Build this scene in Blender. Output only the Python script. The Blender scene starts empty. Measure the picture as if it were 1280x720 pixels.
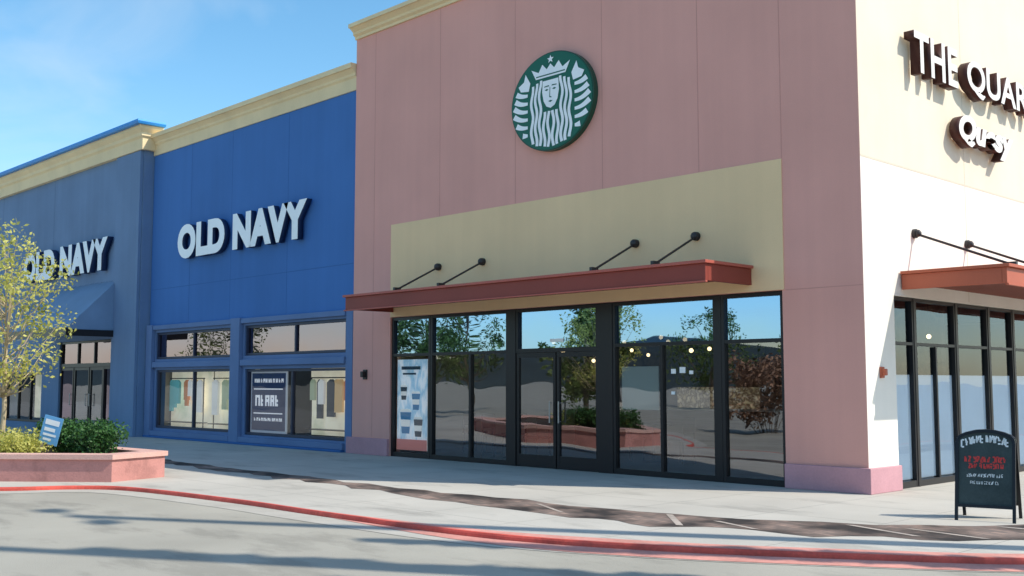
import bpy, bmesh, math, random
from mathutils import Vector, Matrix, noise
random.seed(7)
S=bpy.context.scene
COL=S.collection
# ------------------------------------------------------------------ helpers
def link(o): COL.objects.link(o); return o
def meta(o,label=None,cat=None,group=None,kind=None):
    if label: o["label"]=label
    if cat: o["category"]=cat
    if group: o["group"]=group
    if kind: o["kind"]=kind
    return o
def wloc(o):
    l=Vector(o.location)
    while o.parent: o=o.parent; l=l+Vector(o.location)
    return l
class MB:
    def __init__(s): s.v=[];s.f=[];s.m=[]
    def quad(s,pts,mi=0):
        n=len(s.v); s.v+= [tuple(p) for p in pts]; s.f.append(tuple(range(n,n+len(pts)))); s.m.append(mi)
    def box(s,a,b,mi=0):
        x0,x1=sorted((a[0],b[0]));y0,y1=sorted((a[1],b[1]));z0,z1=sorted((a[2],b[2]))
        n=len(s.v)
        s.v+=[(x0,y0,z0),(x1,y0,z0),(x1,y1,z0),(x0,y1,z0),(x0,y0,z1),(x1,y0,z1),(x1,y1,z1),(x0,y1,z1)]
        for f in [(0,3,2,1),(4,5,6,7),(0,1,5,4),(1,2,6,5),(2,3,7,6),(3,0,4,7)]:
            s.f.append(tuple(n+i for i in f)); s.m.append(mi)
    def cyl(s,p0,p1,r0,r1=None,n=10,mi=0,caps=True):
        if r1 is None:r1=r0
        p0=Vector(p0);p1=Vector(p1);d=(p1-p0).normalized()
        up=Vector((0,0,1)) if abs(d.z)<.9 else Vector((1,0,0))
        a=d.cross(up).normalized();b=d.cross(a).normalized();k=len(s.v)
        for (p,r) in ((p0,r0),(p1,r1)):
            for i in range(n):
                t=2*math.pi*i/n; s.v.append(tuple(p+a*math.cos(t)*r+b*math.sin(t)*r))
        for i in range(n):
            j=(i+1)%n; s.f.append((k+i,k+j,k+n+j,k+n+i)); s.m.append(mi)
        if caps:
            s.f.append(tuple(k+i for i in range(n))[::-1]);s.m.append(mi)
            s.f.append(tuple(k+n+i for i in range(n)));s.m.append(mi)
    def ball(s,c,r,mi=0,n=10,m=7,sz=1):
        k=len(s.v)
        for j in range(m+1):
            ph=math.pi*j/m
            for i in range(n):
                t=2*math.pi*i/n
                s.v.append((c[0]+r*math.sin(ph)*math.cos(t),c[1]+r*math.sin(ph)*math.sin(t),c[2]+r*sz*math.cos(ph)))
        for j in range(m):
            for i in range(n):
                i2=(i+1)%n
                s.f.append((k+j*n+i,k+(j+1)*n+i,k+(j+1)*n+i2,k+j*n+i2));s.m.append(mi)
    def prism(s,poly,z0,z1,mi=0,mt=None):
        n=len(s.v);L=len(poly)
        s.v+=[(p[0],p[1],z0) for p in poly]+[(p[0],p[1],z1) for p in poly]
        s.f.append(tuple(range(n,n+L))[::-1]);s.m.append(mi)
        s.f.append(tuple(range(n+L,n+2*L)));s.m.append(mi if mt is None else mt)
        for i in range(L):
            j=(i+1)%L; s.f.append((n+i,n+j,n+L+j,n+L+i));s.m.append(mi)
    def obj(s,name,mats,parent=None,label=None,cat=None,group=None,kind=None,smooth=False,recalc=True,bevel=0,abs_parent=True):
        me=bpy.data.meshes.new(name)
        vs=s.v
        if parent is not None and abs_parent:
            c0=wloc(parent); vs=[tuple(Vector(v)-c0) for v in vs]
        me.from_pydata(vs,[],s.f)
        for m in mats: me.materials.append(m)
        me.polygons.foreach_set('material_index',s.m)
        if smooth: me.polygons.foreach_set('use_smooth',[True]*len(me.polygons))
        if recalc:
            bm=bmesh.new();bm.from_mesh(me)
            bmesh.ops.remove_doubles(bm,verts=bm.verts,dist=1e-5) if smooth else None
            bmesh.ops.recalc_face_normals(bm,faces=bm.faces);bm.to_mesh(me);bm.free()
        me.update()
        o=bpy.data.objects.new(name,me);link(o)
        if parent is not None: o.parent=parent
        if bevel:
            b=o.modifiers.new('bevel','BEVEL');b.width=bevel;b.segments=2;b.limit_method='ANGLE'
        meta(o,label,cat,group,kind)
        return o
def empty(name,loc,label=None,cat=None,group=None,parent=None,rot=0):
    o=bpy.data.objects.new(name,None);link(o);o.location=loc;o.rotation_euler=(0,0,rot)
    o.empty_display_size=.3
    if parent: o.parent=parent; o.location=Vector(loc)-wloc(parent)
    return meta(o,label,cat,group)
# ------------------------------------------------------------------ materials
def nm(name):
    m=bpy.data.materials.new(name);m.use_nodes=True
    nt=m.node_tree;return m,nt,nt.nodes['Principled BSDF']
def N(nt,t,**k):
    n=nt.nodes.new(t)
    for a,b in k.items(): setattr(n,a,b)
    return n
def c4(c): return (c[0],c[1],c[2],1)
def surf(name,col,rough=.85,var=.12,scale=1.2,fine=40,bump=.15,streak=0,spec=.3,metal=0):
    m,nt,b=nm(name);L=nt.links.new
    g=N(nt,'ShaderNodeNewGeometry')
    n1=N(nt,'ShaderNodeTexNoise');n1.inputs['Scale'].default_value=scale;n1.inputs['Detail'].default_value=6
    n2=N(nt,'ShaderNodeTexNoise');n2.inputs['Scale'].default_value=fine;n2.inputs['Detail'].default_value=3
    L(g.outputs['Position'],n1.inputs[0]);L(g.outputs['Position'],n2.inputs[0])
    ad=N(nt,'ShaderNodeMath',operation='ADD');ml=N(nt,'ShaderNodeMath',operation='MULTIPLY');ml.inputs[1].default_value=.45
    L(n2.outputs[0],ml.inputs[0]);L(n1.outputs[0],ad.inputs[0]);L(ml.outputs[0],ad.inputs[1])
    src=ad.outputs[0]
    off=.72
    if streak:
        mp=N(nt,'ShaderNodeMapping');mp.inputs['Scale'].default_value=(2.5,2.5,.12)
        n3=N(nt,'ShaderNodeTexNoise');n3.inputs['Scale'].default_value=1.5;n3.inputs['Detail'].default_value=5
        L(g.outputs['Position'],mp.inputs[0]);L(mp.outputs[0],n3.inputs[0])
        m3=N(nt,'ShaderNodeMath',operation='MULTIPLY_ADD');m3.inputs[1].default_value=streak;L(n3.outputs[0],m3.inputs[0]);L(src,m3.inputs[2]);src=m3.outputs[0]
        off=.72+streak*.5
    mr=N(nt,'ShaderNodeMapRange');mr.inputs[1].default_value=off-.35;mr.inputs[2].default_value=off+.35
    mr.inputs[3].default_value=1-var;mr.inputs[4].default_value=1+var
    L(src,mr.inputs[0])
    vm=N(nt,'ShaderNodeVectorMath',operation='SCALE');vm.inputs[0].default_value=col[:3];L(mr.outputs[0],vm.inputs['Scale'])
    L(vm.outputs[0],b.inputs['Base Color'])
    b.inputs['Roughness'].default_value=rough;b.inputs['Specular IOR Level'].default_value=spec;b.inputs['Metallic'].default_value=metal
    if bump:
        bp=N(nt,'ShaderNodeBump');bp.inputs['Strength'].default_value=bump;bp.inputs['Distance'].default_value=.02
        L(n2.outputs[0],bp.inputs['Height']);L(bp.outputs[0],b.inputs['Normal'])
    return m
def joints(m,px,py,w=.012,dark=.55,axes='XY',ox=0,oy=0):
    nt=m.node_tree;L=nt.links.new;b=nt.nodes['Principled BSDF']
    g=N(nt,'ShaderNodeNewGeometry');sp=N(nt,'ShaderNodeSeparateXYZ');L(g.outputs['Position'],sp.inputs[0])
    res=[]
    for ax,p,o in ((axes[0],px,ox),(axes[1],py,oy)):
        if not p: continue
        a=N(nt,'ShaderNodeMath',operation='ADD');a.inputs[1].default_value=o;L(sp.outputs[ax],a.inputs[0])
        d=N(nt,'ShaderNodeMath',operation='DIVIDE');d.inputs[1].default_value=p;L(a.outputs[0],d.inputs[0])
        f=N(nt,'ShaderNodeMath',operation='FRACT');L(d.outputs[0],f.inputs[0])
        l=N(nt,'ShaderNodeMath',operation='LESS_THAN');l.inputs[1].default_value=w/p;L(f.outputs[0],l.inputs[0]);res.append(l.outputs[0])
    s=res[0]
    if len(res)>1:
        mx=N(nt,'ShaderNodeMath',operation='MAXIMUM');L(res[0],mx.inputs[0]);L(res[1],mx.inputs[1]);s=mx.outputs[0]
    old=b.inputs['Base Color'].links[0].from_socket
    mr=N(nt,'ShaderNodeMapRange');mr.inputs[3].default_value=1;mr.inputs[4].default_value=dark;L(s,mr.inputs[0])
    vm=N(nt,'ShaderNodeVectorMath',operation='SCALE');L(old,vm.inputs[0]);L(mr.outputs[0],vm.inputs['Scale']);L(vm.outputs[0],b.inputs['Base Color'])
    return m
def stains(m,scale=.8,lo=.72,p0=.52,p1=.62,seed=3.0):
    nt=m.node_tree;L=nt.links.new;b=nt.nodes['Principled BSDF']
    g=N(nt,'ShaderNodeNewGeometry');mp=N(nt,'ShaderNodeMapping');mp.inputs['Location'].default_value=(seed,seed,0);mp.inputs['Scale'].default_value=(.5,1.3,1);mp.inputs['Rotation'].default_value=(0,0,.5)
    nz=N(nt,'ShaderNodeTexNoise');nz.inputs['Scale'].default_value=scale;nz.inputs['Detail'].default_value=9;nz.inputs['Roughness'].default_value=.65
    L(g.outputs['Position'],mp.inputs[0]);L(mp.outputs[0],nz.inputs[0])
    l=N(nt,'ShaderNodeMapRange');l.inputs[1].default_value=p0;l.inputs[2].default_value=p1;l.inputs[3].default_value=1;l.inputs[4].default_value=lo;L(nz.outputs[0],l.inputs[0])
    old=b.inputs['Base Color'].links[0].from_socket
    vm=N(nt,'ShaderNodeVectorMath',operation='SCALE');L(old,vm.inputs[0]);L(l.outputs[0],vm.inputs['Scale']);L(vm.outputs[0],b.inputs['Base Color'])
    return m
def bricks(name,c1,c2,mort,sc=1,rough=.9,bw=.4,rh=.2,rot=0):
    m,nt,b=nm(name);L=nt.links.new
    g=N(nt,'ShaderNodeNewGeometry');mp=N(nt,'ShaderNodeMapping');mp.inputs['Rotation'].default_value=(0,0,rot)
    t=N(nt,'ShaderNodeTexBrick');t.inputs['Color1'].default_value=c4(c1);t.inputs['Color2'].default_value=c4(c2);t.inputs['Mortar'].default_value=c4(mort)
    t.inputs['Scale'].default_value=sc;t.inputs['Brick Width'].default_value=bw;t.inputs['Row Height'].default_value=rh;t.inputs['Mortar Size'].default_value=.012
    L(g.outputs['Position'],mp.inputs[0]);L(mp.outputs[0],t.inputs[0])
    n=N(nt,'ShaderNodeTexNoise');n.inputs['Scale'].default_value=1.3;n.inputs['Detail'].default_value=8;L(g.outputs['Position'],n.inputs[0])
    mr=N(nt,'ShaderNodeMapRange');mr.inputs[1].default_value=.38;mr.inputs[2].default_value=.64;mr.inputs[3].default_value=.25;mr.inputs[4].default_value=2.4;L(n.outputs[0],mr.inputs[0])
    vm=N(nt,'ShaderNodeVectorMath',operation='SCALE');L(t.outputs[0],vm.inputs[0]);L(mr.outputs[0],vm.inputs['Scale']);L(vm.outputs[0],b.inputs['Base Color'])
    b.inputs['Roughness'].default_value=rough
    return m
def glass(name,tint=(.45,.5,.5),refl=.42,rough=.01,gcol=(.9,.93,1)):
    m,nt,b=nm(name);L=nt.links.new;nt.nodes.remove(b);out=nt.nodes['Material Output']
    tr=N(nt,'ShaderNodeBsdfTransparent');tr.inputs[0].default_value=c4(tint)
    gl=N(nt,'ShaderNodeBsdfGlossy');gl.inputs['Color'].default_value=c4(gcol);gl.inputs['Roughness'].default_value=rough
    g=N(nt,'ShaderNodeNewGeometry');n=N(nt,'ShaderNodeTexNoise');n.inputs['Scale'].default_value=.9;n.inputs['Detail'].default_value=1;L(g.outputs['Position'],n.inputs[0])
    bp=N(nt,'ShaderNodeBump');bp.inputs['Strength'].default_value=.17;bp.inputs['Distance'].default_value=.03;L(n.outputs[0],bp.inputs['Height']);L(bp.outputs[0],gl.inputs['Normal'])
    lw=N(nt,'ShaderNodeLayerWeight');lw.inputs[0].default_value=.3
    mr=N(nt,'ShaderNodeMapRange');mr.inputs[3].default_value=refl;mr.inputs[4].default_value=1;L(lw.outputs['Fresnel'],mr.inputs[0])
    mx=N(nt,'ShaderNodeMixShader');L(mr.outputs[0],mx.inputs[0]);L(tr.outputs[0],mx.inputs[1]);L(gl.outputs[0],mx.inputs[2]);L(mx.outputs[0],out.inputs[0])
    return m
def leafmat(name,dark,light,trans=.35,scale=2.5):
    m,nt,b=nm(name);L=nt.links.new;out=nt.nodes['Material Output']
    g=N(nt,'ShaderNodeNewGeometry');n=N(nt,'ShaderNodeTexNoise');n.inputs['Scale'].default_value=scale;n.inputs['Detail'].default_value=4;L(g.outputs['Position'],n.inputs[0])
    ri=N(nt,'ShaderNodeMath',operation='MULTIPLY_ADD');ri.inputs[1].default_value=.35;L(g.outputs['Random Per Island'],ri.inputs[0]);L(n.outputs[0],ri.inputs[2])
    cr=N(nt,'ShaderNodeValToRGB');cr.color_ramp.elements[0].position=.45;cr.color_ramp.elements[0].color=c4(dark);cr.color_ramp.elements[1].position=.85;cr.color_ramp.elements[1].color=c4(light)
    L(ri.outputs[0],cr.inputs[0]);L(cr.outputs[0],b.inputs['Base Color']);b.inputs['Roughness'].default_value=.6
    t=N(nt,'ShaderNodeBsdfTranslucent');L(cr.outputs[0],t.inputs[0]);mx=N(nt,'ShaderNodeMixShader');mx.inputs[0].default_value=trans
    L(b.outputs[0],mx.inputs[1]);L(t.outputs[0],mx.inputs[2]);L(mx.outputs[0],out.inputs[0])
    return m
def patches(name,cols,scale=(1,1,1),rough=.6,emit=0,sc=1.6,dist=.1,det=4):
    m,nt,b=nm(name);L=nt.links.new
    g=N(nt,'ShaderNodeNewGeometry');mp=N(nt,'ShaderNodeMapping');mp.inputs['Scale'].default_value=scale
    n=N(nt,'ShaderNodeTexNoise');n.inputs['Scale'].default_value=sc;n.inputs['Detail'].default_value=det;n.inputs['Distortion'].default_value=dist
    L(g.outputs['Position'],mp.inputs[0]);L(mp.outputs[0],n.inputs[0])
    cr=N(nt,'ShaderNodeValToRGB')
    e=cr.color_ramp.elements;k=len(cols)
    e[0].position=.34;e[0].color=c4(cols[0]);e[1].position=.66;e[1].color=c4(cols[-1])
    for i in range(1,k-1):
        x=e.new(.34+.32*i/(k-1));x.color=c4(cols[i])
    L(n.outputs[0],cr.inputs[0]);L(cr.outputs[0],b.inputs['Base Color']);b.inputs['Roughness'].default_value=rough
    if emit:
        L(cr.outputs[0],b.inputs['Emission Color']);b.inputs['Emission Strength'].default_value=emit
    return m
PL_={}
def plain(name,col,rough=.5,metal=0,emit=0):
    if name in PL_: return PL_[name]
    m=surf(name,col,rough=rough,var=.06,bump=0,metal=metal)
    if emit:
        b=m.node_tree.nodes['Principled BSDF'];b.inputs['Emission Color'].default_value=c4(col);b.inputs['Emission Strength'].default_value=emit
    PL_[name]=m
    return m

PINK=surf('pink_stucco',(.76,.375,.31),var=.09,scale=.5,fine=60,bump=.15,streak=.45)
PINKJ=surf('pink_joint',(.62,.30,.25),var=.05)
MAUVE=surf('mauve_base',(.52,.28,.31),var=.16,scale=2,fine=30)
BEIGE=surf('beige_stucco',(.86,.61,.35),var=.08,scale=.6,fine=60,streak=.4)
CREAM=surf('cream_stucco',(.84,.79,.70),var=.08,scale=.7,fine=50,streak=.4)
TAN=surf('upper_cream_stucco',(.76,.67,.53),var=.08,scale=.8,fine=50,streak=.4)
CREAMJ=surf('cream_joint',(.64,.57,.46),var=.05)
BLUE=surf('blue_stucco',(.06,.175,.44),var=.12,scale=.4,fine=50,bump=.13,streak=.45)
BLUEJ=surf('blue_joint',(.045,.14,.36),var=.05)
BLUEG=surf('grey_blue_stucco',(.14,.215,.38),var=.14,scale=.8,fine=50,bump=.1,streak=.3)
SLATE=surf('slate_blue_stucco',(.155,.24,.38),var=.16,scale=.5,fine=50,streak=.5)
SLATEJ=surf('slate_joint',(.12,.19,.31),var=.05)
CORN=surf('cornice_cream',(.82,.65,.39),var=.10,fine=30,streak=.3)
CAPB=plain('blue_metal_cap',(.03,.27,.68),rough=.4)
BLACK=plain('black_aluminium',(.018,.017,.019),rough=.35)
NAVYF=plain('navy_aluminium',(.03,.04,.075),rough=.45)
REDB=surf('oxide_red_steel',(.26,.05,.035),rough=.5,var=.16,bump=.03)
REDR=surf('sunlit_red_steel',(.46,.115,.06),rough=.5,var=.14,bump=.03)  # canopy red with the sunlit tone of the side wall put into its colour
REDD=surf('dark_red_soffit',(.24,.075,.05),rough=.7,var=.12)
REDL=surf('light_red_steel',(.45,.11,.08),rough=.45,var=.12,bump=.03)
STEEL=plain('dark_steel_rod',(.05,.045,.045),rough=.4,metal=.3)
WHITE=plain('white_acrylic',(.92,.93,.93),rough=.35)
NAVYR=plain('navy_return',(.012,.03,.09),rough=.5)
GLASS=glass('tinted_glass',(.70,.72,.70),.20)
GLASSU=glass('upper_tinted_glass',(.25,.28,.33),.55,gcol=(.40,.66,1))  # blue put into the reflection colour to deepen the mirrored sky
GLASSB=glass('store_glass',(.92,.93,.93),.04)
GLASSUB=glass('store_upper_glass',(.3,.3,.33),.34,gcol=(.62,.52,.62))
GLASSR=glass('side_glass',(.88,.92,.94),.08,gcol=(.7,.85,1))
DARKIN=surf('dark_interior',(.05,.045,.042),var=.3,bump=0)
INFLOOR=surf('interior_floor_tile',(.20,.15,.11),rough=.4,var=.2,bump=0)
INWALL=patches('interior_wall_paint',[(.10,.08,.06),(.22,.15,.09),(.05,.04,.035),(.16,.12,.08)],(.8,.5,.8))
ROOF=surf('roof_gravel',(.3,.29,.27),var=.2)
BACKW=surf('rear_stucco',(.5,.43,.33),var=.1)

# ------------------------------------------------------------------ world + sun + camera
AZ=math.radians(30);EL=math.radians(46)
w=bpy.data.worlds.new("World");S.world=w;w.use_nodes=True
nt=w.node_tree;L=nt.links.new;bg=nt.nodes['Background']
sky=N(nt,'ShaderNodeTexSky',sky_type='NISHITA');sky.sun_disc=False;sky.sun_elevation=EL;sky.sun_rotation=math.pi/2-AZ
sky.air_density=1.0;sky.dust_density=.6;sky.ozone_density=2.0
hs=N(nt,'ShaderNodeHueSaturation');hs.inputs['Saturation'].default_value=1.22;hs.inputs['Hue'].default_value=.487;hs.inputs['Value'].default_value=1.45
L(sky.outputs[0],hs.inputs['Color'])
tc=N(nt,'ShaderNodeTexCoord');mp=N(nt,'ShaderNodeMapping');mp.inputs['Scale'].default_value=(1.2,3.2,7);mp.inputs['Rotation'].default_value=(.2,.1,.8)
nz=N(nt,'ShaderNodeTexNoise');nz.inputs['Scale'].default_value=1.4;nz.inputs['Detail'].default_value=7;nz.inputs['Distortion'].default_value=.8
L(tc.outputs['Generated'],mp.inputs[0]);L(mp.outputs[0],nz.inputs[0])
mr=N(nt,'ShaderNodeMapRange');mr.inputs[1].default_value=.5;mr.inputs[2].default_value=.85;mr.inputs[3].default_value=0;mr.inputs[4].default_value=.42;L(nz.outputs[0],mr.inputs[0])
mx=N(nt,'ShaderNodeMix',data_type='RGBA');mx.inputs['B'].default_value=(5.6,6.3,7.0,1);L(mr.outputs[0],mx.inputs['Factor']);L(hs.outputs[0],mx.inputs['A']);L(mx.outputs['Result'],bg.inputs[0])
bg.inputs[1].default_value=.15
sl=bpy.data.lights.new('sun','SUN');sl.energy=5;sl.angle=math.radians(.5);sl.color=(1,.94,.83)
so=link(bpy.data.objects.new('sun',sl));so.location=(30,10,30)
d=Vector((math.cos(EL)*math.cos(AZ),math.cos(EL)*math.sin(AZ),math.sin(EL)))
so.rotation_euler=d.to_track_quat('Z','Y').to_euler()
cd=bpy.data.cameras.new('camera');cd.lens=38.0;cd.sensor_width=36;cd.clip_end=5000;cd.clip_start=.05
cam=link(bpy.data.objects.new('camera',cd));cam.location=(7.75,-14.61,1.6)
th=math.radians(43.97)
vd=Vector((-math.cos(th)*math.cos(math.radians(5)),math.sin(th)*math.cos(math.radians(5)),math.sin(math.radians(5))))
cam.rotation_euler=vd.to_track_quat('-Z','Y').to_euler();S.camera=cam
S.view_settings.view_transform='Standard';S.view_settings.look='None';S.view_settings.exposure=0

# ------------------------------------------------------------------ ground
ASPH=stains(surf('asphalt',(.37,.345,.29),rough=.92,var=.22,scale=.45,fine=90,bump=.4),.9,.8)
CONC=stains(joints(surf('concrete_walk',(.48,.45,.395),rough=.85,var=.17,scale=.6,fine=50,bump=.15),1.5,1.5,w=.014,dark=.6,ox=100.3,oy=100.4),1.1,.78,.54,.66,9.0)
KERBR=surf('red_painted_kerb',(.64,.10,.07),rough=.6,var=.45,scale=2.2,fine=25,bump=.15)
FADED=surf('faded_pink_paint',(.60,.27,.22),rough=.8,var=.4,scale=1.6,fine=18,bump=.15)
PAVER=bricks('brown_brick_pavers',(.075,.055,.045),(.14,.095,.075),(.05,.045,.04),sc=2.2,bw=.42,rh=.2,rot=.3)
LINE=surf('worn_white_road_paint',(.7,.7,.66),var=.35,scale=3,fine=20)
mb=MB()
RZ=-.055
mb.quad([(-900,-900,RZ),(900,-900,RZ),(900,900,RZ),(-900,900,RZ)])
mb.obj('asphalt_road',[ASPH],kind='structure')
def smoothline(pts,n=6):
    out=[]
    P=[Vector((p[0],p[1])) for p in pts]
    P=[P[0]*2-P[1]]+P+[P[-1]*2-P[-2]]
    for i in range(1,len(P)-2):
        for k in range(n):
            t=k/n;a,b,c,e=P[i-1],P[i],P[i+1],P[i+2]
            out.append(.5*((2*b)+(c-a)*t+(2*a-5*b+4*c-e)*t*t+(3*b-a-3*c+e)*t**3))
    out.append(P[-2]);return out
kerb=smoothline([(-22,-21),(-16,-15),(-12,-11),(-9.8,-8.75),(-9.2,-7.75),(-8.3,-7.2),(-5.7,-6.92),(-3.7,-6.88),(-.9,-6.72),(1.0,-6.08),(2.5,-5.22),(3.8,-4.3),(4.9,-2.9),(5.4,-.8),(5.5,3),(5.5,12),(5.5,30)],8)
def offset(line,d):
    out=[]
    for i,p in enumerate(line):
        a=line[max(i-1,0)];b=line[min(i+1,len(line)-1)];t=(b-a).normalized();nrm=Vector((-t.y,t.x));dd=d(p) if callable(d) else d;out.append(p+nrm*dd)
    return out
inner=offset(kerb,.07)
mb=MB()
poly=[(p.x,p.y) for p in inner]+[(5.3,60),(-80,60),(-80,-21)]
mb.prism(poly,RZ-.05,0)
o=mb.obj('concrete_pavement',[CONC],kind='structure')
mb=MB();k2=offset(kerb,.012)
for i in range(len(kerb)-1):
    a,b,c,e=kerb[i],kerb[i+1],inner[i+1],inner[i];a2,b2=k2[i],k2[i+1]
    mb.quad([(a.x,a.y,RZ-.03),(b.x,b.y,RZ-.03),(b2.x,b2.y,-.015),(a2.x,a2.y,-.015)])
    a3=a2+(e-a2)*.2;b3=b2+(c-b2)*.2
    mb.quad([(a2.x,a2.y,-.015),(b2.x,b2.y,-.015),(b3.x,b3.y,.004),(a3.x,a3.y,.004)])
    mb.quad([(a3.x,a3.y,.004),(b3.x,b3.y,.004),(c.x,c.y,.004),(e.x,e.y,.004)])
    mb.quad([(e.x,e.y,.004),(c.x,c.y,.004),(c.x,c.y,RZ),(e.x,e.y,RZ)])
mb.obj('red_kerb',[KERBR],kind='structure')
mb=MB();g0=offset(kerb,-.003);g1=offset(kerb,-.42)
for i in range(len(kerb)-1):
    a,b,c,e=g0[i],g0[i+1],g1[i+1],g1[i];mb.quad([(a.x,a.y,RZ+.004),(b.x,b.y,RZ+.004),(c.x,c.y,RZ+.004),(e.x,e.y,RZ+.004)])
mb.obj('concrete_gutter',[surf('gutter_concrete',(.44,.41,.355),var=.2,scale=1.5,fine=40)],kind='structure')
def pw(p): return max(.001,min(.38,(p.x+3.5)*.10))
mb=MB();g0=offset(kerb,lambda p:-.004);g1=offset(kerb,lambda p:-.004-pw(p))
for i in range(len(kerb)-1):
    if kerb[i].x<-3.6: continue
    a,b,c,e=g0[i],g0[i+1],g1[i+1],g1[i];mb.quad([(a.x,a.y,RZ+.008),(b.x,b.y,RZ+.008),(c.x,c.y,RZ+.008),(e.x,e.y,RZ+.008)])
g0=offset(kerb,.072);g1=offset(kerb,lambda p:.072+pw(p)*.6)
for i in range(len(kerb)-1):
    if kerb[i].x<-3.6: continue
    a,b,c,e=g0[i],g0[i+1],g1[i+1],g1[i];mb.quad([(a.x,a.y,.004),(b.x,b.y,.004),(c.x,c.y,.004),(e.x,e.y,.004)])
mb.obj('faded_kerb_paint',[FADED],kind='structure')
line=smoothline([(-15,-4.15),(-12,-4.2),(-9,-4.3),(-5.4,-4.35),(-1.6,-4.2),(.4,-3.75),(2.4,-2.6),(3.4,-1.0),(3.7,2),(3.7,14)],8)
mb=MB()
p0=offset(line,lambda p:.12+.22*noise.noise(Vector((p.x*1.5,p.y,0))))
p1=offset(line,lambda p:-(.36+.66*max(0,min(1,(p.x+7)/8))+.32*noise.noise(Vector((p.x*1.6,p.y,5)))))
for i in range(len(line)-1):
    a,b,c,e=p0[i],p0[i+1],p1[i+1],p1[i];mb.quad([(a.x,a.y,.004),(b.x,b.y,.004),(c.x,c.y,.004),(e.x,e.y,.004)])
mb.obj('brick_paver_band',[PAVER],kind='structure')
mb=MB()
for i,(f0,f1) in {30:(.2,.75),36:(.1,.9),39:(.4,.95),44:(.15,.8),46:(.3,.95),50:(.1,.6)}.items():
    if i+2>=len(line): continue
    a=p0[i]*(1-f0)+p1[i]*f0;c=p0[i+2]*(1-f1)+p1[i+2]*f1;t=(line[i+1]-line[i]).normalized()*.045
    mb.quad([(a.x-t.x,a.y-t.y,.008),(a.x+t.x,a.y+t.y,.008),(c.x+t.x,c.y+t.y,.008),(c.x-t.x,c.y-t.y,.008)])
mb.obj('pale_paver_inlay',[surf('pale_stone_inlay',(.40,.34,.29),var=.4,scale=3)],kind='structure')
mb=MB()
def stripe(x0,y0,x1,y1,wd=.1,z=RZ+.004):
    a=Vector((x0,y0));b=Vector((x1,y1));t=(b-a).normalized();n_=Vector((-t.y,t.x))*wd/2
    mb.quad([(a.x-n_.x,a.y-n_.y,z),(b.x-n_.x,b.y-n_.y,z),(b.x+n_.x,b.y+n_.y,z),(a.x+n_.x,a.y+n_.y,z)])
stripe(-4.4,-12.3,-1.2,-11.0,.12)
mb.obj('road_markings',[LINE],kind='structure')

# ------------------------------------------------------------------ wall builder
def TF(y0=0): return lambda a,out,z:(a,y0-out,z)
def TR(x0=0): return lambda a,out,z:(x0+out,a,z)
def wall(T,a0,a1,z0,z1,holes,thick=.3,mi=0,mb=None,zsplit=None,out=0):
    mb=mb or MB()
    A=sorted(set([a0,a1]+[h[0] for h in holes]+[h[1] for h in holes]));Z=sorted(set([z0,z1]+[h[2] for h in holes]+[h[3] for h in holes]+([zsplit] if zsplit else [])))
    def solid(i,j):
        if i<0 or j<0 or i>=len(A)-1 or j>=len(Z)-1: return False
        ca=(A[i]+A[i+1])/2;cz=(Z[j]+Z[j+1])/2
        return not any(h[0]<ca<h[1] and h[2]<cz<h[3] for h in holes)
    for i in range(len(A)-1):
        for j in range(len(Z)-1):
            if not solid(i,j): continue
            a,b,c,e=A[i],A[i+1],Z[j],Z[j+1]
            m_=mi if (zsplit is None or c<zsplit) else mi+1
            mb.quad([T(a,out,c),T(b,out,c),T(b,out,e),T(a,out,e)],m_)
            mb.quad([T(a,out-thick,c),T(b,out-thick,c),T(b,out-thick,e),T(a,out-thick,e)],m_)
            if not solid(i-1,j): mb.quad([T(a,out,c),T(a,out-thick,c),T(a,out-thick,e),T(a,out,e)],m_)
            if not solid(i+1,j): mb.quad([T(b,out,c),T(b,out-thick,c),T(b,out-thick,e),T(b,out,e)],m_)
            if not solid(i,j-1): mb.quad([T(a,out,c),T(a,out-thick,c),T(b,out-thick,c),T(b,out,c)],m_)
            if not solid(i,j+1): mb.quad([T(a,out,e),T(a,out-thick,e),T(b,out-thick,e),T(b,out,e)],m_)
    return mb
def tbox(mb,T,a0,a1,o0,o1,z0,z1,mi=0): mb.box(T(a0,o0,z0),T(a1,o1,z1),mi)
def tobj(name,mat,parent,T,a0,a1,o0,o1,z0,z1,bevel=.01):
    mb=MB();tbox(mb,T,a0,a1,o0,o1,z0,z1);return mb.obj(name,[mat],parent,bevel=bevel)
def unit(parent,T,a0,a1,z0,z1,vert=(),horiz=(),w=.06,front=-.04,name='window',fm=BLACK,gl=GLASS,glu=None,sill=.1,label=None,depth=.1):
    p=empty(name,T((a0+a1)/2,front,z0),parent=parent,label=label)
    mb=MB()
    tbox(mb,T,a0,a0+w,front,front-depth,z0,z1);tbox(mb,T,a1-w,a1,front,front-depth,z0,z1)
    tbox(mb,T,a0+w,a1-w,front-.003,front-depth,z0,z0+sill);tbox(mb,T,a0+w,a1-w,front-.003,front-depth,z1-w,z1)
    for z in horiz: tbox(mb,T,a0+w,a1-w,front-.003,front-depth,z-w/2,z+w/2)
    for (a,lo,hi) in vert: tbox(mb,T,a-w/2,a+w/2,front-.006,front-depth,lo,hi)
    mb.obj('frame',[fm],p)
    o_=front-depth*.55
    zs=[z0+sill]+sorted(horiz)+[z1-w]
    for i in range(len(zs)-1):
        mb=MB();mb.quad([T(a0+w*.5,o_,zs[i]-.001*i),T(a1-w*.5,o_,zs[i]),T(a1-w*.5,o_,zs[i+1]-.002),T(a0+w*.5,o_,zs[i+1]-.002)])
        mb.obj('pane',[glu if (glu and i==len(zs)-2 and len(zs)>2) else gl],p,recalc=False)
    return p

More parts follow.
